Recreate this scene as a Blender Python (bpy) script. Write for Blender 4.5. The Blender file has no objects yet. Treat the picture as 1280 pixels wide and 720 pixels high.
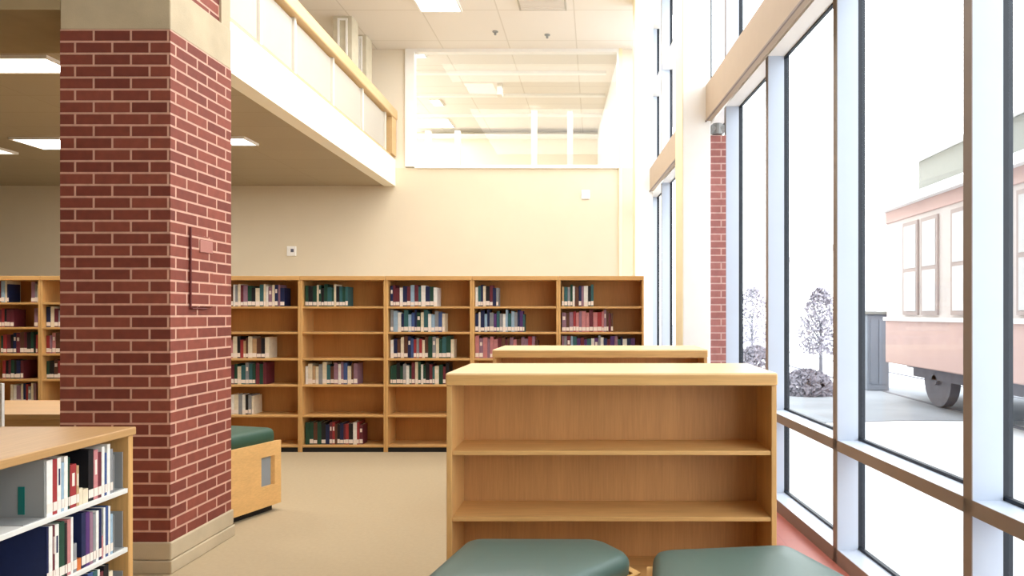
import bpy, bmesh, math, random
from mathutils import Vector
random.seed(11)
C = bpy.context.scene.collection
F_ = 853.0; CX = 745.0; HY = 392.0; CZ = 1.46

# ------------------------------------------------------------------ helpers
def col3(c): return (c[0], c[1], c[2], 1.0)
def srgb(r, g, b):
    f = lambda v: (v/255/12.92) if v/255 <= .04045 else ((v/255+.055)/1.055)**2.4
    return (f(r), f(g), f(b))

def new_mat(name):
    m = bpy.data.materials.new(name); m.use_nodes = True
    nt = m.node_tree
    b = nt.nodes['Principled BSDF']
    return m, nt, b

def plain(name, c, rough=.6, metal=0.0, var=.06, scale=8.0, bump=0.0, spec=.4):
    m, nt, b = new_mat(name)
    tc = nt.nodes.new('ShaderNodeTexCoord')
    n = nt.nodes.new('ShaderNodeTexNoise'); n.inputs['Scale'].default_value = scale; n.inputs['Detail'].default_value = 4
    nt.links.new(tc.outputs['Object'], n.inputs['Vector'])
    r = nt.nodes.new('ShaderNodeValToRGB')
    r.color_ramp.elements[0].position = .3; r.color_ramp.elements[1].position = .7
    r.color_ramp.elements[0].color = col3([v*(1-var) for v in c]); r.color_ramp.elements[1].color = col3([min(1, v*(1+var)) for v in c])
    nt.links.new(n.outputs['Fac'], r.inputs['Fac']); nt.links.new(r.outputs['Color'], b.inputs['Base Color'])
    b.inputs['Roughness'].default_value = rough; b.inputs['Metallic'].default_value = metal
    b.inputs['Specular IOR Level'].default_value = spec
    if bump:
        n2 = nt.nodes.new('ShaderNodeTexNoise'); n2.inputs['Scale'].default_value = 220; nt.links.new(tc.outputs['Object'], n2.inputs['Vector'])
        bp = nt.nodes.new('ShaderNodeBump'); bp.inputs['Strength'].default_value = bump; bp.inputs['Distance'].default_value = .004
        nt.links.new(n2.outputs['Fac'], bp.inputs['Height']); nt.links.new(bp.outputs['Normal'], b.inputs['Normal'])
    return m

def wood(name, c, axis, var=.16, rough=.42):
    m, nt, b = new_mat(name)
    tc = nt.nodes.new('ShaderNodeTexCoord')
    mp = nt.nodes.new('ShaderNodeMapping')
    s = [9.0, 9.0, 9.0]; s['XYZ'.index(axis)] = .5
    mp.inputs['Scale'].default_value = s
    nt.links.new(tc.outputs['Object'], mp.inputs['Vector'])
    n = nt.nodes.new('ShaderNodeTexNoise'); n.inputs['Scale'].default_value = 1.2; n.inputs['Detail'].default_value = 3
    n2 = nt.nodes.new('ShaderNodeTexNoise'); n2.inputs['Scale'].default_value = 12; n2.inputs['Detail'].default_value = 5
    nt.links.new(mp.outputs['Vector'], n.inputs['Vector']); nt.links.new(mp.outputs['Vector'], n2.inputs['Vector'])
    mx = nt.nodes.new('ShaderNodeMath'); mx.operation = 'ADD'
    nt.links.new(n.outputs['Fac'], mx.inputs[0]); nt.links.new(n2.outputs['Fac'], mx.inputs[1])
    hf = nt.nodes.new('ShaderNodeMath'); hf.operation = 'MULTIPLY'; hf.inputs[1].default_value = .5
    nt.links.new(mx.outputs[0], hf.inputs[0])
    r = nt.nodes.new('ShaderNodeValToRGB')
    r.color_ramp.elements[0].position = .36; r.color_ramp.elements[1].position = .64
    r.color_ramp.elements[0].color = col3([c[0]*(1-var), c[1]*(1-var*1.15), c[2]*(1-var*1.3)])
    r.color_ramp.elements[1].color = col3([min(1, v*(1+var*.5)) for v in c])
    nt.links.new(hf.outputs[0], r.inputs['Fac']); nt.links.new(r.outputs['Color'], b.inputs['Base Color'])
    b.inputs['Roughness'].default_value = rough
    return m

def brickmat(name, c1, c2, mortar):
    m, nt, b = new_mat(name)
    tc = nt.nodes.new('ShaderNodeTexCoord')
    t = nt.nodes.new('ShaderNodeTexBrick')
    t.offset = .5; t.squash = 1
    t.inputs['Scale'].default_value = 1; t.inputs['Brick Width'].default_value = .2095; t.inputs['Row Height'].default_value = .0672
    t.inputs['Mortar Size'].default_value = .0068; t.inputs['Mortar Smooth'].default_value = .25; t.inputs['Bias'].default_value = -.1
    t.inputs['Color1'].default_value = col3(c1); t.inputs['Color2'].default_value = col3(c2); t.inputs['Mortar'].default_value = col3(mortar)
    nt.links.new(tc.outputs['UV'], t.inputs['Vector'])
    n = nt.nodes.new('ShaderNodeTexNoise'); n.inputs['Scale'].default_value = 22; n.inputs['Detail'].default_value = 6
    nt.links.new(tc.outputs['Object'], n.inputs['Vector'])
    hs = nt.nodes.new('ShaderNodeHueSaturation')
    mr = nt.nodes.new('ShaderNodeMapRange'); mr.inputs['To Min'].default_value = .75; mr.inputs['To Max'].default_value = 1.25
    nt.links.new(n.outputs['Fac'], mr.inputs['Value']); nt.links.new(mr.outputs[0], hs.inputs['Value'])
    nt.links.new(t.outputs['Color'], hs.inputs['Color']); nt.links.new(hs.outputs['Color'], b.inputs['Base Color'])
    bp = nt.nodes.new('ShaderNodeBump'); bp.inputs['Strength'].default_value = .7; bp.inputs['Distance'].default_value = .006; bp.invert = True
    nt.links.new(t.outputs['Fac'], bp.inputs['Height'])
    bp2 = nt.nodes.new('ShaderNodeBump'); bp2.inputs['Strength'].default_value = .25; bp2.inputs['Distance'].default_value = .004
    nt.links.new(n.outputs['Fac'], bp2.inputs['Height']); nt.links.new(bp.outputs['Normal'], bp2.inputs['Normal'])
    nt.links.new(bp2.outputs['Normal'], b.inputs['Normal'])
    b.inputs['Roughness'].default_value = .8
    return m

def gridmat(name, base, line, w, h, mort=.008, rough=.85, bump=.2, off=(0, 0)):
    """suspended ceiling tiles / floor tiles"""
    m, nt, b = new_mat(name)
    tc = nt.nodes.new('ShaderNodeTexCoord')
    mp = nt.nodes.new('ShaderNodeMapping'); mp.inputs['Location'].default_value = (off[0], off[1], 0)
    t = nt.nodes.new('ShaderNodeTexBrick'); t.offset = 0; t.squash = 1
    t.inputs['Scale'].default_value = 1; t.inputs['Brick Width'].default_value = w; t.inputs['Row Height'].default_value = h
    t.inputs['Mortar Size'].default_value = mort; t.inputs['Mortar Smooth'].default_value = .3
    t.inputs['Color1'].default_value = col3(base); t.inputs['Color2'].default_value = col3([v*.97 for v in base]); t.inputs['Mortar'].default_value = col3(line)
    nt.links.new(tc.outputs['Object'], mp.inputs['Vector']); nt.links.new(mp.outputs['Vector'], t.inputs['Vector'])
    nt.links.new(t.outputs['Color'], b.inputs['Base Color'])
    b.inputs['Roughness'].default_value = rough
    bp = nt.nodes.new('ShaderNodeBump'); bp.inputs['Strength'].default_value = bump; bp.inputs['Distance'].default_value = .005; bp.invert = True
    nt.links.new(t.outputs['Fac'], bp.inputs['Height']); nt.links.new(bp.outputs['Normal'], b.inputs['Normal'])
    return m

def emis(name, c, s):
    m, nt, b = new_mat(name)
    b.inputs['Base Color'].default_value = col3(c); b.inputs['Emission Color'].default_value = col3(c); b.inputs['Emission Strength'].default_value = s
    return m

def glassmat(name, tint, gloss=.06):
    m = bpy.data.materials.new(name); m.use_nodes = True; nt = m.node_tree; nt.nodes.clear()
    out = nt.nodes.new('ShaderNodeOutputMaterial'); tr = nt.nodes.new('ShaderNodeBsdfTransparent'); gl = nt.nodes.new('ShaderNodeBsdfGlossy')
    mix = nt.nodes.new('ShaderNodeMixShader'); lw = nt.nodes.new('ShaderNodeLayerWeight'); lw.inputs['Blend'].default_value = .12
    mr = nt.nodes.new('ShaderNodeMapRange'); mr.inputs['To Min'].default_value = gloss*.5; mr.inputs['To Max'].default_value = gloss*4
    tr.inputs['Color'].default_value = col3(tint); gl.inputs['Roughness'].default_value = .02
    nt.links.new(lw.outputs['Facing'], mr.inputs['Value']); nt.links.new(mr.outputs[0], mix.inputs['Fac'])
    nt.links.new(tr.outputs[0], mix.inputs[1]); nt.links.new(gl.outputs[0], mix.inputs[2]); nt.links.new(mix.outputs[0], out.inputs['Surface'])
    return m

def frosted(name, c, fac=.25):
    m = bpy.data.materials.new(name); m.use_nodes = True; nt = m.node_tree; nt.nodes.clear()
    out = nt.nodes.new('ShaderNodeOutputMaterial'); tr = nt.nodes.new('ShaderNodeBsdfTransparent'); tl = nt.nodes.new('ShaderNodeBsdfTranslucent'); df = nt.nodes.new('ShaderNodeBsdfDiffuse')
    for n in (tl, df): n.inputs['Color'].default_value = col3(c)
    m1 = nt.nodes.new('ShaderNodeMixShader'); m2 = nt.nodes.new('ShaderNodeMixShader'); m1.inputs['Fac'].default_value = .5; m2.inputs['Fac'].default_value = fac
    nt.links.new(tl.outputs[0], m1.inputs[1]); nt.links.new(df.outputs[0], m1.inputs[2]); nt.links.new(m1.outputs[0], m2.inputs[1]); nt.links.new(tr.outputs[0], m2.inputs[2])
    nt.links.new(m2.outputs[0], out.inputs['Surface'])
    return m

class MB:
    """collects shapes into one mesh"""
    def __init__(s): s.bm = bmesh.new(); s.mi = 0
    def mark(s, faces):
        for f in faces: f.material_index = s.mi
    def box(s, x0, x1, y0, y1, z0, z1, bev=0, seg=2):
        return s.prism([(x0, y0), (x1, y0), (x1, y1), (x0, y1)], z0, z1, bev, seg)
    def prism(s, pts, z0, z1, bev=0, seg=2):
        bm = s.bm
        area = sum(pts[i][0]*pts[(i+1) % len(pts)][1]-pts[(i+1) % len(pts)][0]*pts[i][1] for i in range(len(pts)))
        if area < 0: pts = pts[::-1]
        n = len(pts)
        lo = [bm.verts.new((p[0], p[1], z0)) for p in pts]; hi = [bm.verts.new((p[0], p[1], z1)) for p in pts]
        fs = [bm.faces.new(lo[::-1]), bm.faces.new(hi)]
        for i in range(n): fs.append(bm.faces.new((lo[i], lo[(i+1) % n], hi[(i+1) % n], hi[i])))
        s.mark(fs)
        if bev:
            es = list({e for f in fs for e in f.edges})
            r = bmesh.ops.bevel(bm, geom=es, offset=bev, segments=seg, affect='EDGES', profile=.5)
            s.mark(r['faces'])
        return fs
    def tube(s, p0, p1, r, n=12, r1=None):
        bm = s.bm; p0 = Vector(p0); p1 = Vector(p1); r1 = r if r1 is None else r1
        d = (p1-p0).normalized(); a = d.orthogonal().normalized(); b = d.cross(a)
        A = [bm.verts.new(p0+(a*math.cos(t)+b*math.sin(t))*r) for t in [2*math.pi*i/n for i in range(n)]]
        B = [bm.verts.new(p1+(a*math.cos(t)+b*math.sin(t))*r1) for t in [2*math.pi*i/n for i in range(n)]]
        fs = [bm.faces.new(A[::-1]), bm.faces.new(B)]
        for i in range(n): fs.append(bm.faces.new((A[i], A[(i+1) % n], B[(i+1) % n], B[i])))
        s.mark(fs)
    def quad(s, *p):
        f = s.bm.faces.new([s.bm.verts.new(q) for q in p]); s.mark([f])
    def build(s, name, mats, parent=None, uv=False, smooth=False, origin=None):
        bm = s.bm
        bmesh.ops.recalc_face_normals(bm, faces=bm.faces)
        if uv:
            l = bm.loops.layers.uv.new('UVMap')
            for f in bm.faces:
                nx, ny, nz = map(abs, f.normal)
                for lp in f.loops:
                    x, y, z = lp.vert.co
                    lp[l].uv = (y-uv[1], z-uv[2]) if nx >= max(ny, nz) else ((x-uv[0], z-uv[2]) if ny >= nz else (x-uv[0], y-uv[1]))
        me = bpy.data.meshes.new(name); 
        o = bpy.data.objects.new(name, me); C.objects.link(o)
        if parent is not None:
            o.parent = parent
            off = Vector(parent_world(parent)); bmesh.ops.translate(bm, verts=bm.verts, vec=-off)
        elif origin is not None:
            bmesh.ops.translate(bm, verts=bm.verts, vec=-Vector(origin)); o.location = origin
        bm.to_mesh(me); bm.free()
        for m in (mats if isinstance(mats, (list, tuple)) else [mats]): me.materials.append(m)
        if smooth:
            for p in me.polygons: p.use_smooth = True
        return o

def parent_world(p):
    v = Vector(p.location)
    while p.parent: p = p.parent; v += Vector(p.location)
    return v

def thing(name, label, cat, loc, group=None):
    o = bpy.data.objects.new(name, None); C.objects.link(o); o.location = loc
    o.empty_display_size = .1
    o['label'] = label; o['category'] = cat
    if group: o['group'] = group
    return o
def tag(o, label, cat, group=None):
    o['label'] = label; o['category'] = cat
    if group: o['group'] = group
    return o
def struct(o, label=None, cat=None):
    o['kind'] = 'structure'
    if label: o['label'] = label; o['category'] = cat
    return o
def W(px, py=None, Y=1.0):
    """photo pixel at depth Y -> world x (and z)"""
    x = (px-CX)/F_*Y
    return x if py is None else (x, CZ-(py-HY)/F_*Y)
def G(px, py, z):
    """photo pixel on the horizontal plane z -> world x, y"""
    Y = F_*(CZ-z)/(py-HY); return ((px-CX)/F_*Y, Y)

# ------------------------------------------------------------------ materials
OAK = srgb(214, 168, 106)
M = {}
for a in 'XYZ': M['oak'+a] = wood('oak_'+a, OAK, a)
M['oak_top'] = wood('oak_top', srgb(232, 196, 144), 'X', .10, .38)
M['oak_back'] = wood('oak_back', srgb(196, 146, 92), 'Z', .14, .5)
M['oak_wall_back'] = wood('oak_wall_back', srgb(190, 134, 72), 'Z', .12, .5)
M['birch'] = wood('birch', srgb(222, 176, 112), 'Y', .12, .45)
M['kick'] = plain('black_kick', (.008, .007, .008), .5)
M['brick'] = brickmat('red_brick', srgb(136, 68, 52), srgb(108, 46, 34), srgb(204, 158, 138))
M['brick_pale'] = brickmat('red_brick_pale', srgb(164, 106, 100), srgb(146, 90, 86), srgb(198, 162, 154))
M['concrete'] = plain('concrete', srgb(186, 170, 142), .85, var=.10, scale=5, bump=.3)
M['concrete_dark'] = plain('concrete_beam', srgb(158, 138, 104), .9, var=.08, scale=4, bump=.2)
M['wall'] = plain('cream_wall', srgb(222, 210, 186), .85, var=.015, scale=2)
M['wall_up'] = plain('upper_wall', srgb(234, 225, 208), .85, var=.015, scale=2)
M['white'] = plain('white_paint', srgb(247, 246, 243), .6, var=.01)
M['fascia'] = plain('fascia_cream', srgb(245, 240, 225), .8, var=.01)
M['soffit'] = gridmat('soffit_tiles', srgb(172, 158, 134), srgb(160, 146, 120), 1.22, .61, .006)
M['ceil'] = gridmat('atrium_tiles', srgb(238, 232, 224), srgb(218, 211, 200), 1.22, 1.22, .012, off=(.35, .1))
M['carpet'] = plain('beige_carpet', srgb(172, 155, 126), .95, var=.03, scale=40, bump=.15, spec=.1)
M['tile'] = gridmat('red_quarry_tile', srgb(178, 106, 94), srgb(166, 98, 88), .2, .2, .004, .45, .15)
M['tan'] = plain('tan_beam', srgb(186, 168, 146), .6, var=.02)
M['birch_dark'] = wood('birch_shaded', srgb(192, 152, 100), 'X', .12)  # darker birch copy, dimmer light on the table put into the colour
M['oak_dim'] = wood('oak_shaded_top', srgb(190, 150, 100), 'Y', .12)  # oak darkened so the left case top reads as less brightly lit
M['anod'] = plain('bronze_anodised', srgb(134, 120, 112), .5, 0.0, var=.03)
M['alu'] = plain('pale_aluminium', srgb(186, 196, 212), .35, .0, var=.01)
M['gasket'] = plain('black_gasket', srgb(14, 22, 34), .5, var=.02)
M['glass'] = glassmat('window_glass', (.97, .985, .985), .035)
M['pane2'] = frosted('railing_glass', (.80, .78, .73), .35)
M['rail'] = wood('rail_wood', srgb(204, 172, 124), 'Y', .08)
M['trimc'] = plain('pale_yellow_trim', srgb(244, 232, 196), .6, var=.02)
M['steel'] = plain('steel_white', srgb(222, 218, 208), .35, .2, var=.02)
M['metal_white'] = plain('white_enamel', srgb(224, 224, 220), .4, var=.01)
M['metal_grey'] = plain('grey_enamel', srgb(150, 152, 152), .45, var=.02)
M['green'] = plain('green_vinyl', srgb(78, 100, 92), .42, var=.05, scale=3, spec=.5)
M['green2'] = plain('green_vinyl_dark', srgb(40, 74, 56), .5, var=.05, scale=3, spec=.4)
M['light'] = emis('lit_diffuser', (1, .98, .94), 9)
M['light_dim'] = emis('lit_diffuser_dim', (1, .98, .94), 2.0)
M['pages'] = plain('paper', srgb(226, 218, 200), .9, var=.04, scale=90)
M['labelw'] = plain('label_white', srgb(238, 226, 216), .7, var=.03)
M['dark_panel'] = plain('dark_divider', (.01, .012, .02), .8)  # near-black colour of the centre divider behind the books
M['cutout'] = plain('recess_grey', srgb(140, 146, 150), .7)
M['teal'] = plain('teal_tab', srgb(24, 110, 104), .5)

# ------------------------------------------------------------------ camera
cam = bpy.data.cameras.new('camera'); co = bpy.data.objects.new('camera', cam); C.objects.link(co)
co.location = (0, 0, CZ); co.rotation_euler = (math.radians(90), 0, 0)
cam.sensor_width = 36; cam.lens = F_/1280*36
cam.shift_x = -(CX-640)/1280; cam.shift_y = (HY-360)/1280; cam.clip_end = 300
bpy.context.scene.camera = co

# ------------------------------------------------------------------ facade frame
def FX(Y, off=0): return 1.659-.0645*Y+off
def fprism(mb, y0, y1, o0, o1, z0, z1, bev=0):
    mb.prism([(FX(y0, o0), y0), (FX(y0, o1), y0), (FX(y1, o1), y1), (FX(y1, o0), y1)], z0, z1, bev)
WALLY = 12.5; SOF = 3.80; ATR = 6.3; UPF = 4.28

# floor
m = MB(); m.prism([(-15, -3), (FX(-3, -.32), -3), (FX(WALLY, -.32), WALLY), (-15, WALLY)], -.15, 0); struct(m.build('floor', M['carpet']))
m = MB(); fprism(m, -3, WALLY, -.32, .25, -.15, 0); struct(m.build('floor', M['tile']))
# back wall (opening to the upper room)
ox0, ox1 = W(507, None, WALLY), W(775, None, WALLY); oz0 = CZ+(HY-210)/F_*WALLY
m = MB()
m.box(-15, FX(WALLY, -.02), WALLY, WALLY+.2, 0, oz0)
struct(m.build('wall_back', M['wall']))
m = MB(); m.box(-15, ox0, WALLY, WALLY+.2, oz0, ATR); m.box(ox1, FX(WALLY, -.02), WALLY, WALLY+.2, oz0, ATR)
struct(m.build('wall_back', M['wall_up']))
m = MB(); m.box(-15.2, -15, -3, WALLY+.2, 0, ATR); struct(m.build('wall_left', M['wall']))
m = MB(); m.box(-15, 2.2, -3.2, -3, 0, ATR); struct(m.build('wall_front', M['wall']))
m = MB(); m.prism([(FX(-3), -3), (FX(-3)+.2, -3), (FX(-1.16)+.2, -1.16), (FX(-1.16), -1.16)], 0, ATR); struct(m.build('wall_right', M['wall']))
# opening frame
m = MB(); m.box(ox0, ox0+.17, WALLY-.04, WALLY+.1, oz0+.02, ATR); m.box(ox0+.17, ox1, WALLY-.04, WALLY+.2, oz0-.01, oz0+.05); m.box(ox0+.17, ox1, WALLY-.04, WALLY+.1, ATR-.06, ATR)
m.box(ox1-.06, ox1, WALLY-.04, WALLY+.1, oz0+.05, ATR-.06)
fr = struct(m.build('window_interior', M['white']))
m = MB(); m.box(ox0+.17, ox1-.06, WALLY+.06, WALLY+.07, oz0+.05, ATR-.06); m.build('pane', M['glass'], fr)
# ceilings
m = MB(); m.prism([(-15, -3.2), (FX(-3.2, .3), -3.2), (FX(WALLY, .3), WALLY), (-15, WALLY)], ATR, ATR+.2); struct(m.build('ceiling', M['ceil']))
m = MB(); m.box(-6, 2.0, WALLY, 18.4, ATR+.0, ATR+.2); struct(m.build('ceiling', M['ceil']))
BX = lambda Y: -3.53-(Y-6.64)*.0246
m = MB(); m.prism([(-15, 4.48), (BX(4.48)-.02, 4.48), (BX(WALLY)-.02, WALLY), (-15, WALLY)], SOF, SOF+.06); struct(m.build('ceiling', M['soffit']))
m = MB(); m.prism([(-15, 1.5), (BX(1.5)-.2, 1.5), (BX(WALLY)-.2, WALLY), (-15, WALLY)], UPF-.2, UPF-.02); struct(m.build('floor', M['carpet']))
m = MB(); m.prism([(BX(2)-.2, 2), (BX(2), 2), (BX(WALLY), WALLY), (BX(WALLY)-.2, WALLY)], SOF-.01, UPF); struct(m.build('wall_balcony', M['fascia']))
# upper far room
m = MB(); m.box(-6, 2.0, 18.2, 18.4, 3.9, ATR); struct(m.build('wall_far', M['wall_up']))
m = MB(); m.prism([(.42, WALLY+.2), (.56, WALLY+.2), (.2, 18.2), (.04, 18.2)], 3.9, ATR); struct(m.build('wall_far_right', M['white']))
m = MB(); m.box(-6, .6, WALLY+.2, 18.2, 3.9, 3.98); struct(m.build('floor', M['carpet']))
# beam beside pillar
m = MB(); m.box(-9, -3.02, 3.84, 4.48, 3.17, ATR*.75); struct(m.build('trim_beam', M['concrete_dark']))
# trim strips
m = MB(); m.box(ox1-.02, ox1+.04, WALLY-.05, WALLY, 0, ATR); struct(m.build('trim_corner', M['trimc']))
m = MB(); m.box(-15, -.6, WALLY-.015, WALLY, 0, .1); struct(m.build('baseboard_back', M['kick']))

# ------------------------------------------------------------------ facade: bays between mullions
MUL = [12.92, 11.65, 10.38, 9.11, 7.84, 6.57, 5.30, 4.03, 2.753, 1.48, .2, -1.1]
n = 0
for i in range(len(MUL)-1):
    yf, yn = MUL[i], MUL[i+1]              # far / near
    if yf > WALLY: yf = WALLY-.02
    n += 1
    w = bpy.data.objects.new('window_%d' % n, None); C.objects.link(w); w.location = (FX(yf), yf, 0); struct(w)
    yn_ = yn-.055                           # far face of the near mullion is at yn
    for up, (z0, z1) in enumerate(((0, 3.44), (3.62, ATR))):
        a = MB(); fprism(a, yn-.055, yn, 0, .004, z0, z1); a.build('mullion_cap', M['anod'], w)
        a = MB(); fprism(a, yn-.055, yn, .004, .125, z0, z1); a.build('mullion', M['alu'], w)
        a = MB(); fprism(a, yn-.05, yn-.005, .125, .168, z0, z1); a.build('gasket', M['gasket'], w)
    # sill and mid rail
    a = MB(); fprism(a, yn, yf, 0, .004, 0, .086); fprism(a, yn, yf, 0, .004, .66, .722); a.build('rail_cap', M['anod'], w)
    a = MB(); fprism(a, yn, yf, .004, .155, .0, .084); a.build('sill', M['alu'], w)
    a = MB(); fprism(a, yn, yf, .004, .155, .662, .72); a.build('mid_rail', M['alu'], w)
    a = MB(); fprism(a, yn, yf, .0, .155, 3.44, 3.62); a.build('head', M['white'], w)
    a = MB()
    for z0, z1 in ((.084, .1), (.646, .662), (.72, .736), (3.425, 3.44), (3.62, 3.64)): fprism(a, yn, yf, .128, .15, z0, z1)
    a.build('glazing_bead', M['gasket'], w)
    for z0, z1 in ((.1, .646), (.736, 3.425), (3.64, ATR)):
        a = MB(); fprism(a, yn, yf, .138, .146, z0, z1); a.build('pane', M['glass'], w)
    a = MB(); fprism(a, yn, yf, .02, .155, 5.15, 5.25); a.build('transom', M['white'], w)
# extra upper mullion, seen right beside the column
# horizontal tan beam, broken by the columns
for y0, y1 in ((-1.1, 6.45), (7.0, 10.15)):
    m = MB(); fprism(m, y0, y1, -.205, -.15, 3.281, 3.615); fprism(m, y0, y1, -.15, .0, 3.59, 3.615); m.mi = 1; fprism(m, y0, y1, -.212, -.2, 3.27, 3.285)
    struct(m.build('trim_beam', [M['tan'], M['anod']]))
# white columns with brick piers
def column(y0, label, label2):
    xf = FX(y0)
    t = thing('facade_column', label, 'column', (xf-.3, y0+.3, 0))
    m = MB(); m.box(xf-.42, xf-.16, y0, y0+.55, .0, ATR, .006); m.build('shaft', M['white'], t)
    m = MB(); m.box(xf-.428, xf-.42, y0, y0+.56, 0, ATR); m.build('edge_trim', M['trimc'], t)
    if not label2: return
    p = MB(); p.box(xf-.155, xf-.005, y0+.05, y0+.5, 0, 3.16)
    o = p.build('brick_pier', M['brick_pale'], None, uv=(xf-.155, 0, 0), origin=(xf-.08, y0+.3, 0)); tag(o, label2, 'brick pier')
column(6.45, 'tall white column between the near and far window groups', 'slim red brick pier beside the tall white column and window frame')
column(10.15, 'far white column nearest the back wall, behind the bookcases', None)
m = MB(); m.tube((1.1, 6.52, 3.22), (1.22, 6.52, 3.22), .045, 14); m.tube((1.16, 6.52, 3.17), (1.16, 6.52, 3.27), .05, 14)
tag(m.build('pipe_fitting', M['metal_grey'], origin=(1.16, 6.52, 3.16)), 'small dark grey pipe fitting on top of the slim brick pier', 'fitting')

# ------------------------------------------------------------------ brick pillar
px0, px1, py0, py1 = -3.016, -2.395, 3.84, 4.48
t = thing('brick_pillar', 'large square red brick pillar on a concrete base', 'pillar', ((px0+px1)/2, (py0+py1)/2, 0))
m = MB(); m.box(px0, px1, py0, py1, .175, 3.06); m.build('brick_shaft', M['brick'], t, uv=(px0+.085, py0+.05, .0335))
m = MB(); m.box(px0-.012, px1+.012, py0-.012, py1+.012, 0.075, .175, .008); m.box(px0-.018, px1+.018, py0-.018, py1+.018, 0, .073, .006); m.build('concrete_base', M['concrete'], t)
m = MB(); m.box(px0, px1, py0, py1, 3.06, 3.32, .006); m.box(px0+.02, px1-.004, 4.37, py1-.004, 3.32, 5.2); m.build('concrete_band', M['concrete'], t)
m = MB(); m.box(px0+.1, px1-.018, py0+.03, 4.37, 3.32, 5.2); m.build('upper_brick_shaft', M['brick'], t, uv=(px0, py0, 0))
# shallow painted panel + plate on the pillar's side
t = thing('wall_panel', 'brick red painted access panel on the side of the brick pillar', 'panel', (px1, 4.14, 1.49))
m = MB(); m.box(px1, px1+.012, 4.022, 4.25, 1.50, 1.93, .004); m.build('cover', M['brick'], t, uv=(0, py0+.05, .0335))
m = MB(); m.box(px1+.012, px1+.018, 4.10, 4.235, 1.83, 1.905, .003); m.build('plate', plain('pink_plate', srgb(170, 112, 100), .6), t)
m = MB(); m.tube((px1+.008, 4.018, 1.49), (px1+.008, 4.018, 1.97), .006, 8); m.tube((px1+.008, 4.03, 1.49), (px1+.008, 4.18, 1.49), .005, 8); m.build('conduit', plain('dark_red_conduit', srgb(92, 30, 28), .5), t)

# ------------------------------------------------------------------ balcony railing
t = thing('balcony_railing', 'balcony railing with wooden handrail and frosted glass panels above cream fascia', 'railing', (BX(8)-.05, 8, UPF))
posts = [3.7, 4.9, 6.1, 7.27, 8.15, 9.42, 10.7, 11.95]
m = MB(); m.prism([(BX(3)-.1, 3), (BX(3)-.02, 3), (BX(WALLY)-.02, WALLY-.01), (BX(WALLY)-.1, WALLY-.01)], UPF, UPF+.05); m.build('base_rail', M['rail'], t)
m = MB(); m.prism([(BX(3)-.09, 3), (BX(3)+.045, 3), (BX(WALLY)+.045, WALLY-.01), (BX(WALLY)-.09, WALLY-.01)], 4.99, 5.17, .02); m.build('handrail', M['rail'], t)
for k, y in enumerate(posts):
    m = MB(); m.box(BX(y)-.075, BX(y)-.02, y-.025, y+.025, UPF+.05, 5.0); m.build('post', M['steel'], t)
    if k < len(posts)-1:
        y2 = posts[k+1]
        m = MB(); m.prism([(BX(y)-.06, y+.05), (BX(y)-.045, y+.05), (BX(y2)-.045, y2-.05), (BX(y2)-.06, y2-.05)], UPF+.08, 4.96); m.build('glass_panel', M['pane2'], t)
m = MB(); m.box(BX(12.2)-.1, BX(12.2)+.02, 12.2, 12.46, UPF+.05, 5.0); m.build('end_post', M['rail'], t)

# upright grey blocks for unidentified upper level forms above the handrail
for k, (a, b_, h) in enumerate(((417, 440, 17), (443, 458, 40))):
    Y = 11.1+k*.75
    x0, x1 = W(a-1, None, Y), W(b_, None, Y); zt = CZ+(HY-h)/F_*Y
    t = thing('upper_block', ['taller pale grey upper floor block behind the balcony handrail', 'shorter pale grey upper floor block behind the balcony handrail'][k], 'cabinet', ((x0+x1)/2, Y+.2, UPF))
    m = MB(); m.box(x0, x1, Y, Y+.3, UPF-.02, zt, .01); m.build('body', plain('pale_grey_%d' % k, srgb(206, 198, 176), .7), t)
    m = MB(); m.box(x0+.08, x0+.11, Y-.02, Y, UPF, zt-.08); m.box(x0+.11, x1-.1, Y-.02, Y, zt-.11, zt-.08); m.box(x1-.1, x1-.07, Y-.02, Y, UPF, zt-.08); m.build('front_strips', M['white'], t)

# ------------------------------------------------------------------ ceiling lights
def fixture(x0, x1, y0, y1, z, label, mat='light', group=None, depth=.03):
    t = thing('ceiling_light', label, 'ceiling light', ((x0+x1)/2, (y0+y1)/2, z), group)
    m = MB()
    for a in ((x0-.03, x0, y0-.03, y1+.03), (x1, x1+.03, y0-.03, y1+.03), (x0, x1, y0-.03, y0), (x0, x1, y1, y1+.03)): m.box(a[0], a[1], a[2], a[3], z-depth, z)
    m.build('frame', M['white'], t)
    m = MB(); m.box(x0, x1, y0, y1, z-depth*.6, z-.002); m.build('diffuser', M[mat], t)
    return t
def fx_px(pxa, pxb, pya, pyb, z, label, mat='light'):
    """fixture from the pixel rows of its near (pya) and far (pyb) edges"""
    ya = F_*(z-CZ)/(HY-pya); yb = F_*(z-CZ)/(HY-pyb); ym = (ya+yb)/2
    fixture(W(pxa, None, ym), W(pxb, None, ym), ya, yb, z, label, mat)
fx_px(-60, 76, 70, 87, SOF, 'long bright ceiling light panel left of the brick pillar')
fx_px(36, 92, 172, 184, SOF, 'ceiling light panel farther back just left of the pillar')
fx_px(283, 312, 171, 179, SOF, 'small ceiling light panel just right of the pillar')
fx_px(-40, 8, 184, 190, SOF, 'dim ceiling light at the far left edge of the soffit', 'light_dim')
fx_px(520, 570, -14, 12, ATR, 'square atrium ceiling light above the tall opening')
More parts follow.
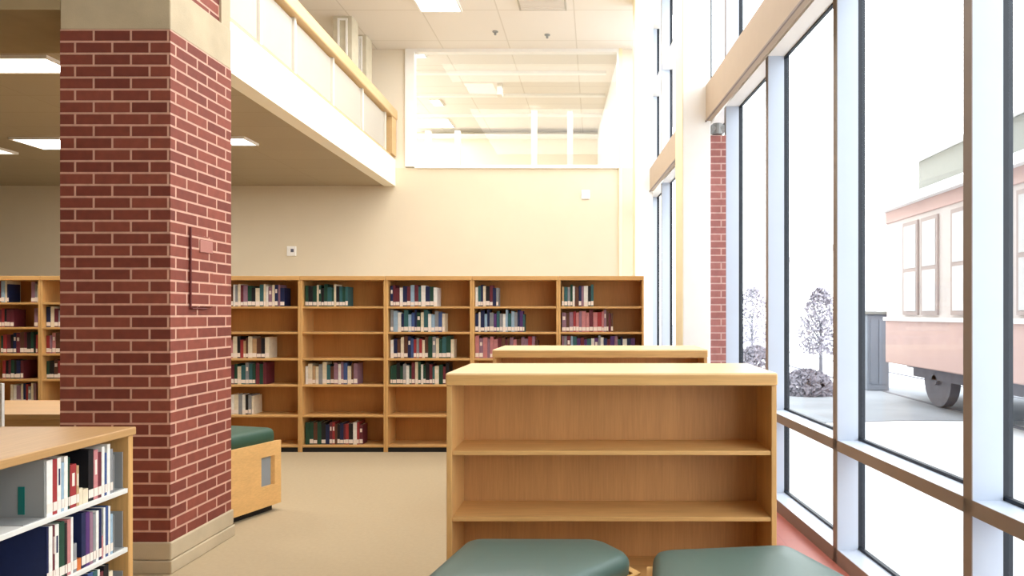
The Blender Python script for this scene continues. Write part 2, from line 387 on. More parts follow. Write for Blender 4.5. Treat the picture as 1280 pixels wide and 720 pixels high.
# vent
ya, yb = F_*(ATR-CZ)/(HY+10), F_*(ATR-CZ)/(HY-12)
x0, x1 = W(648, None, 10.7), W(708, None, 10.7)
t = thing('ceiling_vent', 'grey air vent in the white atrium ceiling', 'ceiling vent', ((x0+x1)/2, ya, ATR))
m = MB(); m.box(x0, x1, ya, yb, ATR-.02, ATR); m.build('backing', plain('vent_grey', srgb(190, 184, 172), .7), t)
m = MB()
for k in range(9): yy = ya+.05+k*(yb-ya-.08)/9; m.box(x0+.03, x1-.03, yy, yy+.03, ATR-.035, ATR-.02)
m.build('slats', M['ceil'], t)
for k, (a, b_) in enumerate(((619, 43), (684, 47))):
    Y = F_*(ATR-.05-CZ)/(HY-b_); x = W(a, None, Y)
    m = MB(); m.tube((x, Y, ATR-.06), (x, Y, ATR), .02, 10); m.tube((x, Y, ATR-.01), (x, Y, ATR), .05, 12)
    tag(m.build('sprinkler', M['metal_grey'], origin=(x, Y, ATR)), ['left small ceiling sprinkler above the opening', 'right small ceiling sprinkler above the opening'][k], 'sprinkler')
# far room lights and columns
fx_px(519, 563, 148, 158, ATR, 'long bright light strip low in the interior opening')
fx_px(541, 551, 124, 131, ATR, 'tiny square light inside the interior opening')
fx_px(516, 530, 64, 70, ATR, 'small bright light at the top left of the interior opening')
for k, (a, b_) in enumerate(((531, 538), (568, 575), (664, 671), (709, 716))):
    Y = 15.5+.2*k; xa, xb = W(a, None, Y), W(b_, None, Y)
    m = MB(); m.box(xa, xb, Y, Y+.13, 3.98, CZ+(HY-(163 if k < 2 else 138))/F_*Y, .005)
    tag(m.build('white_post', M['white'], origin=(xa, Y, 3.98)), ['leftmost', 'second', 'third', 'rightmost'][k]+' white post of four inside the interior opening', 'post')
m = MB(); m.box(W(519, None, 17.9), W(765, None, 17.9), 17.9, 18.2, 5.0, 5.06); m.box(W(519, None, 17.9), W(760, None, 17.9), 17.85, 18.2, 6.12, 6.16)
struct(m.build('trim_far', M['white']))
m = MB(); m.box(W(622, None, 14.4)*1, W(628, None, 14.4), 14.3, 14.5, ATR-.25, ATR); struct(m.build('trim_ceiling', M['ceil']))
for k, Y in enumerate((13.6, 15.0, 16.5)):
    m = MB(); m.box(-5, .2, Y, Y+.12, ATR-.05, ATR); struct(m.build('trim_ceiling', M['white']))

# wall devices
t = thing('thermostat', 'small white thermostat on cream wall above the bookcases', 'thermostat', (W(365, None, WALLY), WALLY, CZ+78/68.24))
x, z = W(365, 314, WALLY)
m = MB(); m.box(x-.085, x+.085, WALLY-.03, WALLY, z-.09, z+.09, .01); m.build('housing', M['white'], t)
m = MB(); m.box(x-.01, x+.045, WALLY-.034, WALLY-.03, z-.02, z+.04); m.build('display', plain('display_grey', srgb(90, 92, 110), .3), t)
x, z = W(732, 243, WALLY)
m = MB(); m.box(x-.08, x+.08, WALLY-.03, WALLY, z-.09, z+.08, .02)
tag(m.build('motion_sensor', M['white'], origin=(x, WALLY, z)), 'small white sensor box on the wall below the interior opening', 'sensor')

# ------------------------------------------------------------------ books
COLS = {
 'black': (26, 26, 32), 'navy': (28, 38, 78), 'dark green': (30, 70, 56), 'burgundy': (104, 42, 54), 'red': (158, 52, 56),
 'tan': (190, 156, 116), 'cream': (226, 214, 188), 'white': (236, 234, 228), 'grey': (140, 142, 146), 'teal': (52, 98, 102),
 'blue': (62, 86, 138), 'purple': (84, 52, 112), 'brown': (92, 58, 44), 'pink': (196, 128, 130), 'green': (70, 122, 98), 'orange': (206, 112, 56),
 'mauve': (146, 112, 130), 'pale blue': (150, 178, 200)}
BM = {k: plain('cover_'+k.replace(' ', '_'), srgb(*v), .5, var=.08, scale=30) for k, v in COLS.items()}
ORD = ['first', 'second', 'third', 'fourth', 'fifth', 'sixth', 'seventh', 'eighth', 'ninth', 'tenth', 'eleventh', 'twelfth', 'thirteenth', 'fourteenth', 'fifteenth', 'sixteenth', 'seventeenth', 'eighteenth', 'nineteenth', 'twentieth', 'twenty-first', 'twenty-second', 'twenty-third', 'twenty-fourth', 'twenty-fifth', 'twenty-sixth', 'twenty-seventh', 'twenty-eighth']
PAL = {
 'mix': 'black navy dark_green burgundy red tan cream white grey teal blue brown white cream mauve'.split(),
 'green': 'dark_green teal dark_green cream grey burgundy black dark_green white teal'.split(),
 'warm': 'tan cream brown red tan white burgundy pink cream black'.split(),
 'cool': 'navy blue teal white dark_green grey cream navy burgundy pale_blue'.split(),
 'purple': 'purple navy mauve purple pale_blue burgundy grey navy white teal'.split(),
 'rose': 'mauve pink burgundy mauve pink red brown mauve'.split(),
 'light': 'white cream white mauve grey white cream black'.split(),
 'dark': 'black burgundy navy black white brown dark_green red'.split()}
nb = 0
def small_book(x0, w, yf, z, h, d, colr, label, group, lean=0):
    """upright book, spine towards the camera"""
    global nb
    m = MB(); b = .0025
    m.box(x0, x0+b, yf, yf+d, z, z+h); m.box(x0+w-b, x0+w, yf, yf+d, z, z+h); m.box(x0, x0+w, yf-.002, yf+b, z, z+h, .0015, 1)
    m.mi = 1; m.box(x0+b, x0+w-b, yf+b, yf+d-.006, z+.003, z+h-.006)
    m.mi = 2
    if random.random() < .88: m.box(x0+.001, x0+w-.001, yf-.0035, yf-.0015, z+.012, z+.012+random.uniform(.034, .046))
    if random.random() < .08: m.box(x0+w*.2, x0+w*.8, yf-.003, yf-.0015, z+h*.62, z+h*.8)
    o = m.build('book', [BM[colr], M['pages'], M['labelw']], origin=(x0+w/2, yf+d/2, z))
    tag(o, label, 'book', group); nb += 1
    return o
def row(unit_px, xa, xb, z, pal, shelf_word, bay_word, hmin=.19, hmax=.235, YF=7.235, s=118.7, sparse=False):
    x = (xa-CX)/s; xe = (xb-CX)/s; k = 0
    p = PAL[pal]; prev = None
    while x < xe-.015:
        w = random.choice([.024, .029, .033, .037, .041, .046])
        if x+w > xe: w = max(.018, xe-x)
        c = random.choice(p).replace('_', ' ')
        if c == prev: c = random.choice(p).replace('_', ' ')
        prev = c
        h = random.uniform(hmin-.006, hmax+.004)
        small_book(x+.0008, w-.0016, YF+random.uniform(0, .008), z, h, random.uniform(.14, .19), c,
                   '%s book, %s from left, %s, %s' % (c, ORD[k], shelf_word, bay_word), 'books on the %s of the %s' % (shelf_word, bay_word))
        x += w; k += 1

# ------------------------------------------------------------------ back bookcases
ZR = [1.536, 1.266, .988, .71, .39, .072]; ZL = [1.578, 1.317, 1.039, .769, .50, .10]
BY0, BY1 = 7.186, 7.49; TOPZ = 1.856
bays = [(-58, ZL, 'leftmost bookcase'), (50, ZL, 'bookcase just left of brick pillar'), (158, ZR, 'bookcase hidden behind brick pillar'),
        (266, ZR, 'first bookcase right of brick pillar'), (375, ZR, 'second bookcase right of brick pillar'), (482, ZR, 'third bookcase right of brick pillar'),
        (590, ZR, 'fourth bookcase right of brick pillar'), (698, ZR, 'rightmost bookcase against the wall')]
SW = ['top shelf', 'second shelf', 'third shelf', 'fourth shelf', 'fifth shelf', 'bottom shelf']
edges = [b[0] for b in bays]+[805]
blab = ['tall oak bookcase at far left with mixed books on every shelf', 'tall oak bookcase just left of the brick pillar with part-filled shelves', 'tall oak bookcase directly behind the brick pillar',
        'tall oak bookcase just right of pillar, books on four shelves, behind green bench', 'tall oak bookcase with books on its top, fourth and bottom shelves only',
        'tall oak bookcase third right of pillar with books on its four upper shelves', 'tall oak bookcase fourth right of pillar with a very short row of books on top', 'tall oak bookcase at the right end beside the windows']
for i, (p, Z, bw) in enumerate(bays):
    x0, x1 = (edges[i]-CX)/118.7, (edges[i+1]-CX)/118.7
    t = thing('bookcase', blab[i], 'bookcase', ((x0+x1)/2, (BY0+BY1)/2, 0), 'tall oak bookcases in a row')
    e = .0012; th = .022
    for sgn in (0, 1):
        a, b_ = (x0+e, x0+th) if sgn == 0 else (x1-th, x1-e)
        m = MB(); m.box(a, b_, BY0, BY1, .0, TOPZ-.045, .002, 1); m.build('side_panel', M['oakZ'], t)
    m = MB(); m.box(x0+e, x1-e, BY0-.008, BY1, TOPZ-.045, TOPZ, .004, 2); m.build('top', M['oakX'], t)
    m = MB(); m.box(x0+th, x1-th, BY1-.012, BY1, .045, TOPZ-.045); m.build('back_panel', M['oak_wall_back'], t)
    for k, z in enumerate(Z):
        m = MB(); m.box(x0+th, x1-th, BY0+.004, BY1-.012, z-.022, z, .002, 1); m.build('shelf', M['oakX'], t)
    m = MB(); m.box(x0+th, x1-th, BY0+.05, BY0+.065, 0, Z[-1]-.022); m.build('toe_kick', M['kick'], t)
    m = MB(); m.box(x0+th+.001, x1-th-.001, BY0+.012, BY0+.016, 0.0, .045); m.build('base_strip', M['kick'], t)
R = lambda i, xa, xb, r, pal, **k: row(bays[i][0], xa, xb, bays[i][1][r], pal, SW[r], bays[i][2], **k)
R(0, -8, 6, 0, 'cool'); R(0, 34, 48, 0, 'light'); R(0, -8, 12, 1, 'dark', hmax=.21); R(0, 38, 46, 1, 'rose', hmax=.2)
R(0, -4, 42, 2, 'dark'); R(0, -2, 24, 3, 'dark', hmax=.2); R(0, 8, 40, 4, 'mix', hmax=.23)
R(1, 53, 78, 1, 'mix', hmax=.22); R(1, 53, 78, 2, 'rose', hmax=.22); R(1, 53, 78, 3, 'dark', hmax=.22)
R(3, 284, 354, 0, 'mix', hmin=.2, hmax=.235); R(3, 284, 335, 2, 'warm'); R(3, 284, 330, 3, 'green'); R(3, 284, 314, 4, 'light', hmin=.2, hmax=.215)
R(4, 379, 433, 0, 'green'); R(4, 379, 446, 3, 'mix'); R(4, 379, 453, 5, 'dark', hmin=.21)
R(5, 486, 545, 0, 'cool'); R(5, 486, 555, 1, 'cool'); R(5, 486, 566, 2, 'mix'); R(5, 486, 560, 3, 'green')
R(6, 593, 622, 0, 'mix'); R(6, 593, 655, 1, 'purple'); R(6, 593, 672, 2, 'rose')
R(7, 702, 742, 0, 'mix', hmin=.21); R(7, 702, 768, 1, 'rose', hmin=.2); R(7, 702, 796, 2, 'purple', hmin=.2)
print('small books', nb)

# ------------------------------------------------------------------ free-standing oak cases
def low_case(x0, x1, y0, y1, H, label, shelves):
    t = thing('low_bookcase', label, 'bookcase', ((x0+x1)/2, (y0+y1)/2, 0), 'low double-sided oak bookcases')
    th = .024
    for a, b_ in ((x0, x0+th), (x1-th, x1)):
        m = MB(); m.box(a, b_, y0, y1, 0, H-.058, .003, 2); m.build('side_panel', M['oakZ'], t)
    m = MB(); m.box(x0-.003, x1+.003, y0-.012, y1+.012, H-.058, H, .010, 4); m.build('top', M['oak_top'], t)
    m = MB(); m.box(x0+.004, x1-.004, y0-.0135, y0-.0115, H-.054, H-.010, .0005, 1); m.build('apron_edging', M['oakX'], t)
    ym = (y0+y1)/2
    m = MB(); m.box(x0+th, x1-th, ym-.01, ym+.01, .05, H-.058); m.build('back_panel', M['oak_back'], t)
    for z in shelves:
        for a, b_ in ((y0+.006, ym-.01), (ym+.01, y1-.006)):
            m = MB(); m.box(x0+th, x1-th, a, b_, z-.02, z, .003, 2); m.build('shelf', M['oakX'], t)
    m = MB(); m.box(x0+th, x1-th, y0+.04, y1-.04, 0, .05); m.build('toe_kick', M['kick'], t)
low_case(-.675, .816, 3.08, 3.67, 1.193, 'nearest low empty oak bookcase with green stools in front', [.839, .539, .265, .07])
low_case(-.714, .77, 4.72, 5.31, 1.212, 'second low oak bookcase, standing behind the nearest one', [.86, .55, .27, .07])

# ------------------------------------------------------------------ stools
def rounded(pts, r, seg=5):
    out = []; n = len(pts)
    for i in range(n):
        p = Vector(pts[i]); a = Vector(pts[i-1])-p; b = Vector(pts[(i+1) % n])-p
        rr = min(r, a.length*.4, b.length*.4); a = p+a.normalized()*rr; b = p+b.normalized()*rr
        for k in range(seg+1):
            s = k/seg; out.append(tuple(a*(1-s)**2+p*2*s*(1-s)+b*s*s))
    return out
def scale_pts(pts, k):
    cx = sum(p[0] for p in pts)/len(pts); cy = sum(p[1] for p in pts)/len(pts)
    out = []
    for p in pts:
        v = Vector((p[0]-cx, p[1]-cy)); L = v.length; v = v*((L+k)/L); out.append((cx+v.x, cy+v.y))
    return out
def cushion_mesh(pts, z0, z1, mat, parent, crown=.012):
    bm = bmesh.new(); prof = [(-.012, z0), (0.004, z0+.012), (.006, (z0+z1)/2), (.002, z1-.028), (-.012, z1-.009), (-.034, z1), (-.08, z1+crown*.5), (-.16, z1+crown)]
    rings = []
    base = rounded(pts, .05)
    for off, z in prof:
        q = scale_pts(base, off); rings.append([bm.verts.new((p[0], p[1], z)) for p in q])
    n = len(base)
    bm.faces.new(rings[0][::-1])
    for a, b in zip(rings, rings[1:]):
        for i in range(n): bm.faces.new((a[i], a[(i+1) % n], b[(i+1) % n], b[i]))
    bm.faces.new(rings[-1])
    m = MB(); m.bm.free(); m.bm = bm
    return m.build('cushion', mat, parent, smooth=True)
def stool(pts, z0, zb, zt, label, mat, group, slot=None):
    if sum(pts[i][0]*pts[(i+1) % len(pts)][1]-pts[(i+1) % len(pts)][0]*pts[i][1] for i in range(len(pts))) < 0: pts = pts[::-1]
    cx = sum(p[0] for p in pts)/len(pts); cy = sum(p[1] for p in pts)/len(pts)
    t = thing('stool', label, 'stool', (cx, cy, 0), group)
    ins = lambda k: scale_pts(pts, k)
    n = len(pts); outp = ins(.012); inp = ins(-.018)
    if slot is not None: slot = [i for i in range(n) if {pts[i], pts[(i+1) % n]} == {slot[0], slot[1]}][0]; flip = pts[slot] != b0
    for i in range(n):
        a, b = Vector(outp[i]), Vector(outp[(i+1) % n]); c, d = Vector(inp[(i+1) % n]), Vector(inp[i])
        m = MB()
        if slot == i:
            s0, s1, q0, q1 = (.13, .40, .20, .415) if flip else (.60, .87, .20, .415)
            L = lambda p, q, s: tuple(p+(q-p)*s)
            for u0, u1, w0, w1 in ((0, s0, z0, zb+.012), (s1, 1, z0, zb+.012), (s0, s1, z0, q0), (s0, s1, q1, zb+.012)):
                m.prism([L(a, b, u0), L(a, b, u1), L(d, c, u1), L(d, c, u0)], w0, w1)
            o = m.build('side_board', M['birch'], t)
            mm = MB(); mm.prism([L(d, c, s0-.02), L(d, c, s1+.02), tuple(Vector(L(d, c, s1+.02))+Vector((cx-L(d, c, s1)[0], 0))*.03), tuple(Vector(L(d, c, s0-.02))+Vector((cx-L(d, c, s0)[0], 0))*.03)], q0-.02, q1+.02)
            mm.build('handle_recess', M['cutout'], o)
        else:
            m.prism([tuple(a), tuple(b), tuple(c), tuple(d)], z0, zb); m.build('side_board', M['birch'], t)
    m = MB(); m.prism(ins(-.05), 0, z0+.02); m.build('plinth', M['kick'], t)
    m = MB(); m.prism(ins(-.015), zb-.04, zb-.012); m.build('seat_board', M['birch'], t)
    cushion_mesh(scale_pts(pts, -.022), zb-.011, zt, mat, t)
zt = .56
o1 = [G(581, 668, zt), G(756, 668, zt), G(797, 688, zt), (-.12, 2.26), (-.56, 2.22), ]
o1[3] = G(690, 736, zt); o1[4] = G(498, 740, zt)
stool(o1, .05, .475, zt-.005, 'green cushioned wooden stool on the left in front of nearest low bookcase', M['green'], 'green cushioned stools')
o2 = [G(812, 682, zt), G(986, 674, zt), G(1108, 736, zt), (1.0, 1.95), (.25, 1.95), ]
o2[4] = G(808, 745, zt); o2[3] = G(1085, 790, zt)
stool(o2, .05, .475, zt-.005, 'green cushioned wooden stool on the right nearest the windows', M['green'], 'green cushioned stools')
b0, b1 = (-2.52, 4.68), (-2.367, 5.10)
o3 = [b0, b1, (-2.80, 5.24), (-3.15, 5.0), (-2.95, 4.62)]
stool(o3, .05, .505, .612, 'green cushioned wooden bench with hand slot behind the brick pillar', M['green2'], 'green cushioned stools', slot=(b0, b1))

# ------------------------------------------------------------------ near left case with white metal shelves
sx = -2.17; Yf = 3.17; Yn = 1.32; ztop = .93; zu = .893
t = thing('display_bookcase', 'low oak bookcase with white metal shelves of books at lower left', 'bookcase', (sx-.31, (Yf+Yn)/2, 0))
m = MB(); m.box(sx-.64, sx+.012, Yn-.03, Yf+.035, zu, ztop, .005, 2); m.build('top', M['oak_dim'], t)
for a, b_ in ((Yf, Yf+.03), (Yn-.03, Yn)):
    m = MB(); m.box(sx-.62, sx, a, b_, 0, zu, .003, 1); m.build('end_panel', M['oakZ'], t)
m = MB(); m.box(sx-.33, sx-.31, Yn, Yf, 0, zu); m.build('back_panel', M['dark_panel'], t)
for z in (.65, .376, .10):
    for s0, s1 in ((sx-.31, sx-.004), (sx-.62, sx-.33)):
        m = MB(); m.box(s0, s1, Yn, Yf, z-.022, z, .002, 1); m.build('shelf', M['metal_white'], t)
m = MB(); m.box(sx-.6, sx-.03, Yn, Yf, 0, .07); m.build('toe_kick', M['kick'], t)
def big_book(y0, w, z, h, d, c, label, group, label_on=True, inset=0.0):
    x1 = sx-.015-inset
    t = thing('book', label, 'book', (x1-d/2, y0+w/2, z), group); b = .003
    m = MB(); m.box(x1-d, x1, y0, y0+b, z, z+h); m.box(x1-d, x1, y0+w-b, y0+w, z, z+h); m.box(x1-b, x1+.0015, y0, y0+w, z, z+h, .0015, 2)
    m.build('cover', BM[c], t)
    m = MB(); m.box(x1-d+.004, x1-b, y0+b, y0+w-b, z+.003, z+h-.005); m.build('pages', M['pages'], t)
    if label_on:
        m = MB(); m.box(x1+.0012, x1+.0026, y0+.001, y0+w-.001, z+.014, z+.05); m.build('spine_label', M['labelw'], t)
        if random.random() > .25: return
        m = MB(); m.box(x1+.0012, x1+.0024, y0+w*.3, y0+w*.7, z+h*.5, z+h*.8); m.build('title_panel', M['labelw'] if c not in ('white', 'cream') else BM['navy'], t)
rows = [
 (.65, 'top', [('white', .224, .03), ('red', .222, .022), ('white', .224, .02), ('pale blue', .2, .014), ('white', .222, .02), ('dark green', .215, .01), ('red', .18, .034), ('tan', .17, .014), ('cream', .07, .02), ('cream', .06, .03), ('black', .222, .03), ('pink', .215, .026), ('burgundy', .20, .02), ('white', .22, .018), ('blue', .19, .014), ('white', .225, .02), ('grey', .2, .016)]),
 (.376, 'middle', [('navy', .235, .012), ('white', .232, .02), ('burgundy', .232, .012), ('white', .23, .022), ('dark green', .232, .03), ('black', .22, .014), ('pink', .23, .02), ('white', .235, .014), ('grey', .12, .02), ('orange', .05, .025), ('navy', .235, .026), ('purple', .232, .024), ('mauve', .225, .02), ('grey', .215, .018), ('white', .22, .018), ('navy', .224, .018), ('pink', .1, .01), ('white', .222, .014), ('blue', .225, .018), ('white', .22, .014), ('pale blue', .18, .016)]),
 (.10, 'bottom', [('navy', .24, .03), ('white', .238, .02), ('dark green', .23, .025), ('pale blue', .22, .02), ('grey', .235, .03), ('green', .22, .02), ('white', .24, .02), ('navy', .235, .04), ('blue', .24, .03), ('teal', .238, .025), ('white', .235, .014), ('burgundy', .22, .02), ('black', .24, .03), ('cream', .2, .025)])]
for z, wd, L in rows:
    tot = sum(b_[2] for b_ in L); k0 = (3.085-2.712)/tot
    y = 2.712
    for k, (c, h, w) in enumerate(L):
        w2 = w*k0
        big_book(y+.0006, w2-.0012, z, h, .19 if h > .1 else .12, c, '%s book, %s from near end of %s white shelf of lower left bookcase' % (c, ORD[k], wd), 'books on the %s white shelf' % wd, label_on=h > .1)
        y += w2
    m = MB(); m.box(sx-.19, sx-.015, 3.09, 3.094, z, z+.17); m.box(sx-.15, sx-.015, 3.094, 3.16, z, z+.004); m.box(sx-.14, sx-.02, 3.155, 3.159, z, z+.17)
    tag(m.build('bookend', M['metal_grey'], origin=(sx-.1, 3.12, z)), 'grey metal bookend at far end of the %s white shelf' % wd, 'bookend')
t = thing('bookend', 'large grey metal bookend plate with a teal slot on top white shelf', 'bookend', (sx-.1, 2.7, .65))
m = MB(); m.box(sx-.2, sx-.012, 2.700, 2.704, .65, .878, .001, 1); m.box(sx-.2, sx-.012, 2.6, 2.70, .65, .653); m.build('plate', M['metal_grey'], t)
m = MB(); m.box(sx-.115, sx-.09, 2.697, 2.700, .665, .775); m.build('tab', M['teal'], t)

# ------------------------------------------------------------------ table and sign post at far left
t = thing('reading_table', 'light wooden table between the left bookcase and the brick pillar', 'table', (-5.2, 5.3, 0))
m = MB(); m.box(-6.8, -3.55, 4.95, 5.75, .69, .73, .005); m.build('tabletop', M['birch_dark'], t)
m = MB(); m.box(-6.7, -3.65, 5.0, 5.03, .55, .69); m.box(-6.7, -3.65, 5.67, 5.7, .55, .69); m.build('apron', M['birch_dark'], t)
for a in (-6.7, -3.72):
    for b_ in (5.0, 5.63):
        m = MB(); m.box(a, a+.07, b_, b_+.07, 0, .69, .004); m.build('leg', M['birch'], t)
t = thing('sign_stand', 'white framed floor sign stand at the left edge before the table', 'sign stand', (W(-8, None, 4.5), 4.5, 0))
x0, x1 = W(-28, None, 4.5), W(4, None, 4.5)
m = MB(); m.tube(((x0+x1)/2, 4.5, .02), ((x0+x1)/2, 4.5, .72), .012); m.build('pole', M['metal_white'], t)
m = MB(); m.box(x0, x0+.02, 4.49, 4.51, .70, 1.0); m.box(x1-.02, x1, 4.49, 4.51, .70, 1.0); m.box(x0+.02, x1-.02, 4.49, 4.51, .70, .72); m.box(x0+.02, x1-.02, 4.49, 4.51, .98, 1.0); m.build('frame', M['metal_white'], t)
m = MB(); m.box(x0+.02, x1-.02, 4.497, 4.503, .72, .98); m.build('board', M['metal_grey'], t)
m = MB(); m.tube(((x0+x1)/2, 4.5, 0), ((x0+x1)/2, 4.5, .02), .14, 20); m.build('base', M['metal_white'], t)

# ------------------------------------------------------------------ outside
OUT = {  # outdoor haze and overexposure are put into these paled colours
 'ground': plain('pale_paving', (.70, .71, .73), .9, var=.04, scale=.6),
 'grey_strip': plain('grey_band', (.27, .285, .31), .9, var=.16, scale=.9),
 'pink': plain('car_red', (.52, .365, .335), .8, var=.05, scale=2),
 'pinkl': plain('car_pale', (.56, .50, .48), .8, var=.03),
 'roof': plain('car_roof', (.8, .8, .79), .8, var=.01),
 'grey': plain('clerestory', (.25, .25, .225), .8, var=.02),
 'dark': plain('underframe', (.15, .15, .175), .8, var=.1),
 'win': plain('car_window', (.46, .45, .45), .4, var=.03),
 'frame': plain('car_frame', (.36, .29, .27), .7, var=.02),
 'box': plain('grey_blue', (.22, .245, .29), .8, var=.06, scale=2),
 'leaf': plain('washed_leaf', (.29, .27, .31), .9, var=.25, scale=9)}
m = MB(); m.prism([(FX(-20, .26), -20), (60, -20), (60, 90), (FX(90, .26)+6, 90), (FX(WALLY, .26), WALLY)], -.2, -.02)
struct(m.build('ground', OUT['ground']))
m = MB(); m.prism([(FX(9.0, .5), 9.0), (4.2, 9.4), (14, 9.4), (14, 13.6), (FX(12, .5), 13.6)], -.02, -.008); struct(m.build('ground', OUT['grey_strip']))  # flat strip of darker grey ground
X0 = 5.0
t = thing('railway_carriage', 'washed-out red railway carriage with paired windows standing outside the windows', 'train carriage', (6.4, 6.5, -.02))
YE, YS = 11.8, 1.0
m = MB(); m.box(X0, X0+2.8, YS, YE, .62, 1.36, .02); m.build('lower_body', OUT['pink'], t)
m = MB(); m.box(X0+.02, X0+2.78, YS+.02, YE-.02, 1.36, 3.0); m.build('upper_body', OUT['pinkl'], t)
m = MB(); m.box(X0-.03, X0+.03, YS, YE+.02, 1.34, 1.40); m.build('belt_rail', OUT['roof'], t)
m = MB(); m.box(X0-.005, X0+2.8, YS+.01, YE-.01, 3.0, 3.2, .01); m.build('letter_board', OUT['pink'], t)
bm = MB()
prof = [(X0-.12, 3.2), (X0-.08, 3.32), (X0+.15, 3.44), (X0+.5, 3.52), (X0+2.3, 3.52), (X0+2.65, 3.44), (X0+2.88, 3.32), (X0+2.92, 3.2)]
A = [bm.bm.verts.new((p[0], YS-.1, p[1])) for p in prof]; B = [bm.bm.verts.new((p[0], YE+.12, p[1])) for p in prof]
bm.bm.faces.new(A); bm.bm.faces.new(B[::-1])
for i in range(len(A)): bm.bm.faces.new((A[i], A[(i+1) % len(A)], B[(i+1) % len(A)], B[i]))
bm.build('roof', OUT['roof'], t)
m = MB(); m.box(X0+.5, X0+2.3, YS+.4, YE-.15, 3.5, 4.05, .02); m.build('clerestory', OUT['grey'], t)
m = MB(); m.box(X0+.4, X0+2.4, YS+.3, YE, 4.05, 4.1); m.build('clerestory_roof', OUT['roof'], t)
y = YE-.7
while y > YS+1:
    for yy in (y, y-.62):
        f = MB(); f.box(X0-.012, X0+.03, yy-.5, yy, 1.44, 2.92)
        fo = f.build('window', OUT['frame'], t)
        g = MB(); g.box(X0-.018, X0+.0, yy-.45, yy-.05, 1.5, 2.12); g.box(X0-.018, X0+.0, yy-.45, yy-.05, 2.18, 2.86); g.build('pane', OUT['win'], fo)
    y -= 1.5
m = MB(); m.box(X0+.3, X0+2.5, YS+.3, YE-.4, .42, .62); m.build('underframe', OUT['dark'], t)
for yy in (YE-1.1, YE-2.4, YS+2.6, YS+1.2):
    m = MB(); m.tube((X0+.35, yy, .42), (X0+.5, yy, .42), .42, 24); m.tube((X0+2.3, yy, .42), (X0+2.45, yy, .42), .42, 24); m.tube((X0+.3, yy, .42), (X0+2.5, yy, .42), .08, 12); m.build('wheelset', OUT['dark'], t)
m = MB(); m.box(X0+.6, X0+2.2, YE-.02, YE+.5, .5, .62); m.tube((X0+1.4, YE, .75), (X0+1.4, YE+.6, .75), .08); m.build('coupler', OUT['dark'], t)
m = MB()
for yy in (X0+.45, X0+2.37): m.box(yy-.04, yy+.04, -2, 30, -.02, -.001)
tag(m.build('rail_track', OUT['dark'], origin=(6.4, 5, 0)), 'steel railway track under the washed-out red carriage', 'rails')
# utility cabinet
def outbox(pa, pb, Y, top, bot, label, name, cat, mat='box'):
    x0, x1 = W(pa, None, Y), W(pb, None, Y); z1 = CZ-(top-HY)/F_*Y
    t = thing(name, label, cat, ((x0+x1)/2, Y+.4, 0))
    m = MB(); m.box(x0, x1, Y, Y+.8, -.02, z1, .03); m.build('housing', OUT[mat], t)
    m = MB(); m.box(x0-.05, x1+.05, Y-.05, Y+.85, z1, z1+.06, .01); m.build('lid', OUT['grey'], t)
    m = MB(); m.box(x0+.06, (x0+x1)/2-.01, Y-.015, Y, .12, z1-.1); m.box((x0+x1)/2+.01, x1-.06, Y-.015, Y, .12, z1-.1); m.build('door', OUT['box'], t)
outbox(1084, 1112, 13.0, 393, 490, 'blue grey utility cabinet outside beside the end of the carriage', 'utility_cabinet', 'cabinet')
def blob(name, label, px, Y, h, r, seed, cat='tree', slim=False):
    rnd = random.Random(seed); x = W(px, None, Y)
    t = thing(name, label, cat, (x, Y, -.02))
    m = MB(); m.tube((x, Y, -.02), (x, Y, h*.6), .05, 8, .025)
    for k in range(4): a = rnd.uniform(0, 6.28); m.tube((x, Y, h*(.25+.1*k)), (x+math.cos(a)*r*.7, Y+math.sin(a)*r*.7, h*(.5+.12*k)), .02, 6, .008)
    m.build('trunk', OUT['dark'], t)
    m = MB()
    for k in range(1100):
        a = rnd.uniform(0, 6.28); zz = rnd.uniform(.22, 1)*h; rr = r*math.sqrt(rnd.random())*math.sin(math.pi*(.12+.8*(zz/h)))
        c = Vector((x+math.cos(a)*rr, Y+math.sin(a)*rr, zz)); u = Vector((rnd.uniform(-1, 1), rnd.uniform(-1, 1), rnd.uniform(-1, 1))).normalized()*.06; v = u.orthogonal().normalized()*.035
        m.quad(c-u, c+v, c+u, c-v)
    m.build('foliage', OUT['leaf'], t)
blob('small_tree', 'slender washed-out tree outside between the middle window frames', 1026, 17, 2.1, .55, 3)
blob('small_tree', 'faint bushy tree outside beyond the narrow far window pane', 940, 22, 2.3, .7, 4)
def shrub(px, Y, h, w, seed, label):
    rnd = random.Random(seed); x = W(px, None, Y); m = MB()
    for k in range(900):
        a = rnd.uniform(0, 6.28); ph = rnd.uniform(0, 1.5); c = Vector((x+math.cos(a)*math.cos(ph)*w, Y+math.sin(a)*math.cos(ph)*.5, max(.03, math.sin(ph)*h)-.02))
        u = Vector((rnd.uniform(-1, 1), rnd.uniform(-1, 1), rnd.uniform(-1, 1))).normalized()*.08; v = u.orthogonal().normalized()*.05
        m.quad(c-u, c+v, c+u, c-v)
    tag(m.build('shrub', OUT['leaf'], origin=(x, Y, 0)), label, 'shrub')
shrub(1008, 12.5, .42, .5, 5, 'low purple grey shrub outside at the foot of the slender tree')
shrub(944, 16, .7, .5, 6, 'low grey shrub outside the narrow far window pane')
# distant building
t = thing('distant_building', 'pale overexposed building far outside behind the carriage', 'building', (22, 44, -.02))
m = MB(); m.box(14, 34, 40, 50, -.02, 5.2); m.build('wall', OUT['roof'], t)
m = MB()
m.box(13.8, 34.2, 39.8, 50.2, 5.2, 5.5); m.build('roof', OUT['pinkl'], t)
for k in range(7):
    m = MB(); m.box(15+k*2.6, 16.4+k*2.6, 39.95, 40.05, 1.2, 3.2); m.build('window', OUT['win'], t)

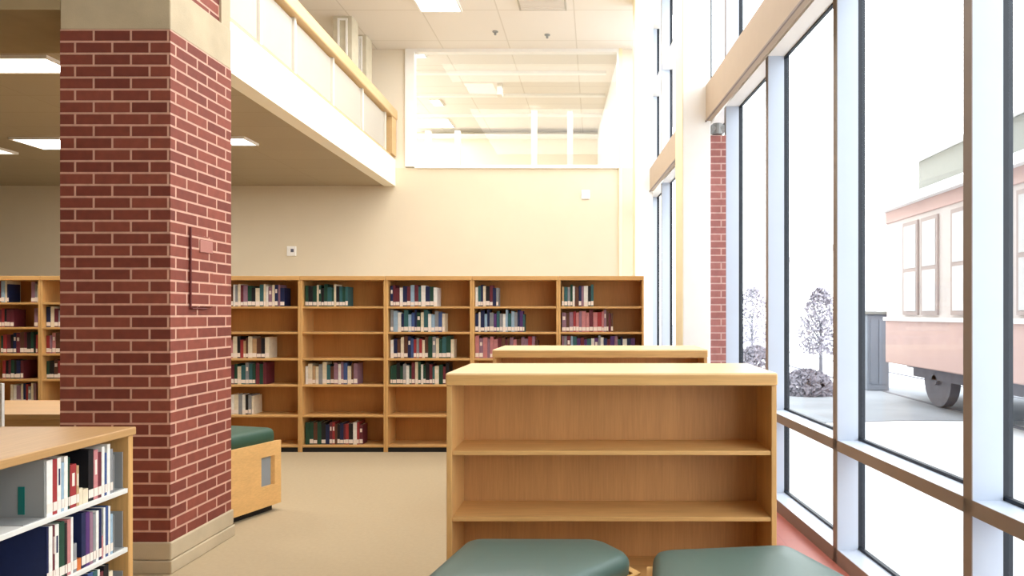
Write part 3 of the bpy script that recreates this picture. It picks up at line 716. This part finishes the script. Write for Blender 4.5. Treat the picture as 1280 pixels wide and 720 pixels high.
# ------------------------------------------------------------------ light
w = bpy.data.worlds.new('world'); bpy.context.scene.world = w; w.use_nodes = True
nt = w.node_tree; bg = nt.nodes['Background']
sky = nt.nodes.new('ShaderNodeTexGradient'); tc = nt.nodes.new('ShaderNodeTexCoord'); mp = nt.nodes.new('ShaderNodeMapping'); mp.inputs['Rotation'].default_value = (0, math.radians(90), 0)
r = nt.nodes.new('ShaderNodeValToRGB'); r.color_ramp.elements[0].color = (.98, .99, 1, 1); r.color_ramp.elements[1].color = (.9, .95, 1, 1)
nt.links.new(tc.outputs['Generated'], mp.inputs['Vector']); nt.links.new(mp.outputs['Vector'], sky.inputs['Vector']); nt.links.new(sky.outputs['Fac'], r.inputs['Fac']); nt.links.new(r.outputs['Color'], bg.inputs['Color'])
bg.inputs['Strength'].default_value = 4.9
def area(name, loc, rot, sx_, sy_, p, c=(1, .95, .86)):
    l = bpy.data.lights.new(name, 'AREA'); l.shape = 'RECTANGLE'; l.size = sx_; l.size_y = sy_; l.energy = p; l.color = c
    o = bpy.data.objects.new(name, l); C.objects.link(o); o.location = loc; o.rotation_euler = [math.radians(v) for v in rot]; return o
area('soffit_lamp', (-6.0, 6.4, SOF-.05), (0, 0, 0), 2.4, .4, 60)
area('soffit_lamp', (-7.0, 9.4, SOF-.05), (0, 0, 0), 2.4, .4, 60)
area('soffit_lamp', (-4.7, 9.2, SOF-.05), (0, 0, 0), .3, .4, 22)
area('atrium_fill', (-1.2, 7.0, ATR-.08), (0, 0, 0), 3.5, 4.5, 300, (1, .955, .92))  # added overhead fill for room ambience, no fixture at this spot
area('atrium_fill', (-1.2, 11.6, ATR-.08), (0, 0, 0), 3.5, 1.0, 50, (1, .955, .92))  # added fill towards the back wall, no fixture of its own
area('upper_room_lamp', (-2.0, 15.5, ATR-.08), (0, 0, 0), 3.5, 3.5, 60, (1, .96, .9))
area('upper_floor_fill', (-8.0, 9.5, ATR-.08), (0, 0, 0), 5, 4, 130, (1, .94, .84))  # broad area fill over the balcony floor, no fixture modelled above it

sc = bpy.context.scene
sc.view_settings.view_transform = 'Standard'; sc.view_settings.look = 'None'; sc.view_settings.exposure = 0.18
try:
    sc.cycles.use_denoising = True; sc.cycles.max_bounces = 8; sc.cycles.diffuse_bounces = 5; sc.cycles.transparent_max_bounces = 16
    sc.cycles.sample_clamp_indirect = 6
except Exception: pass
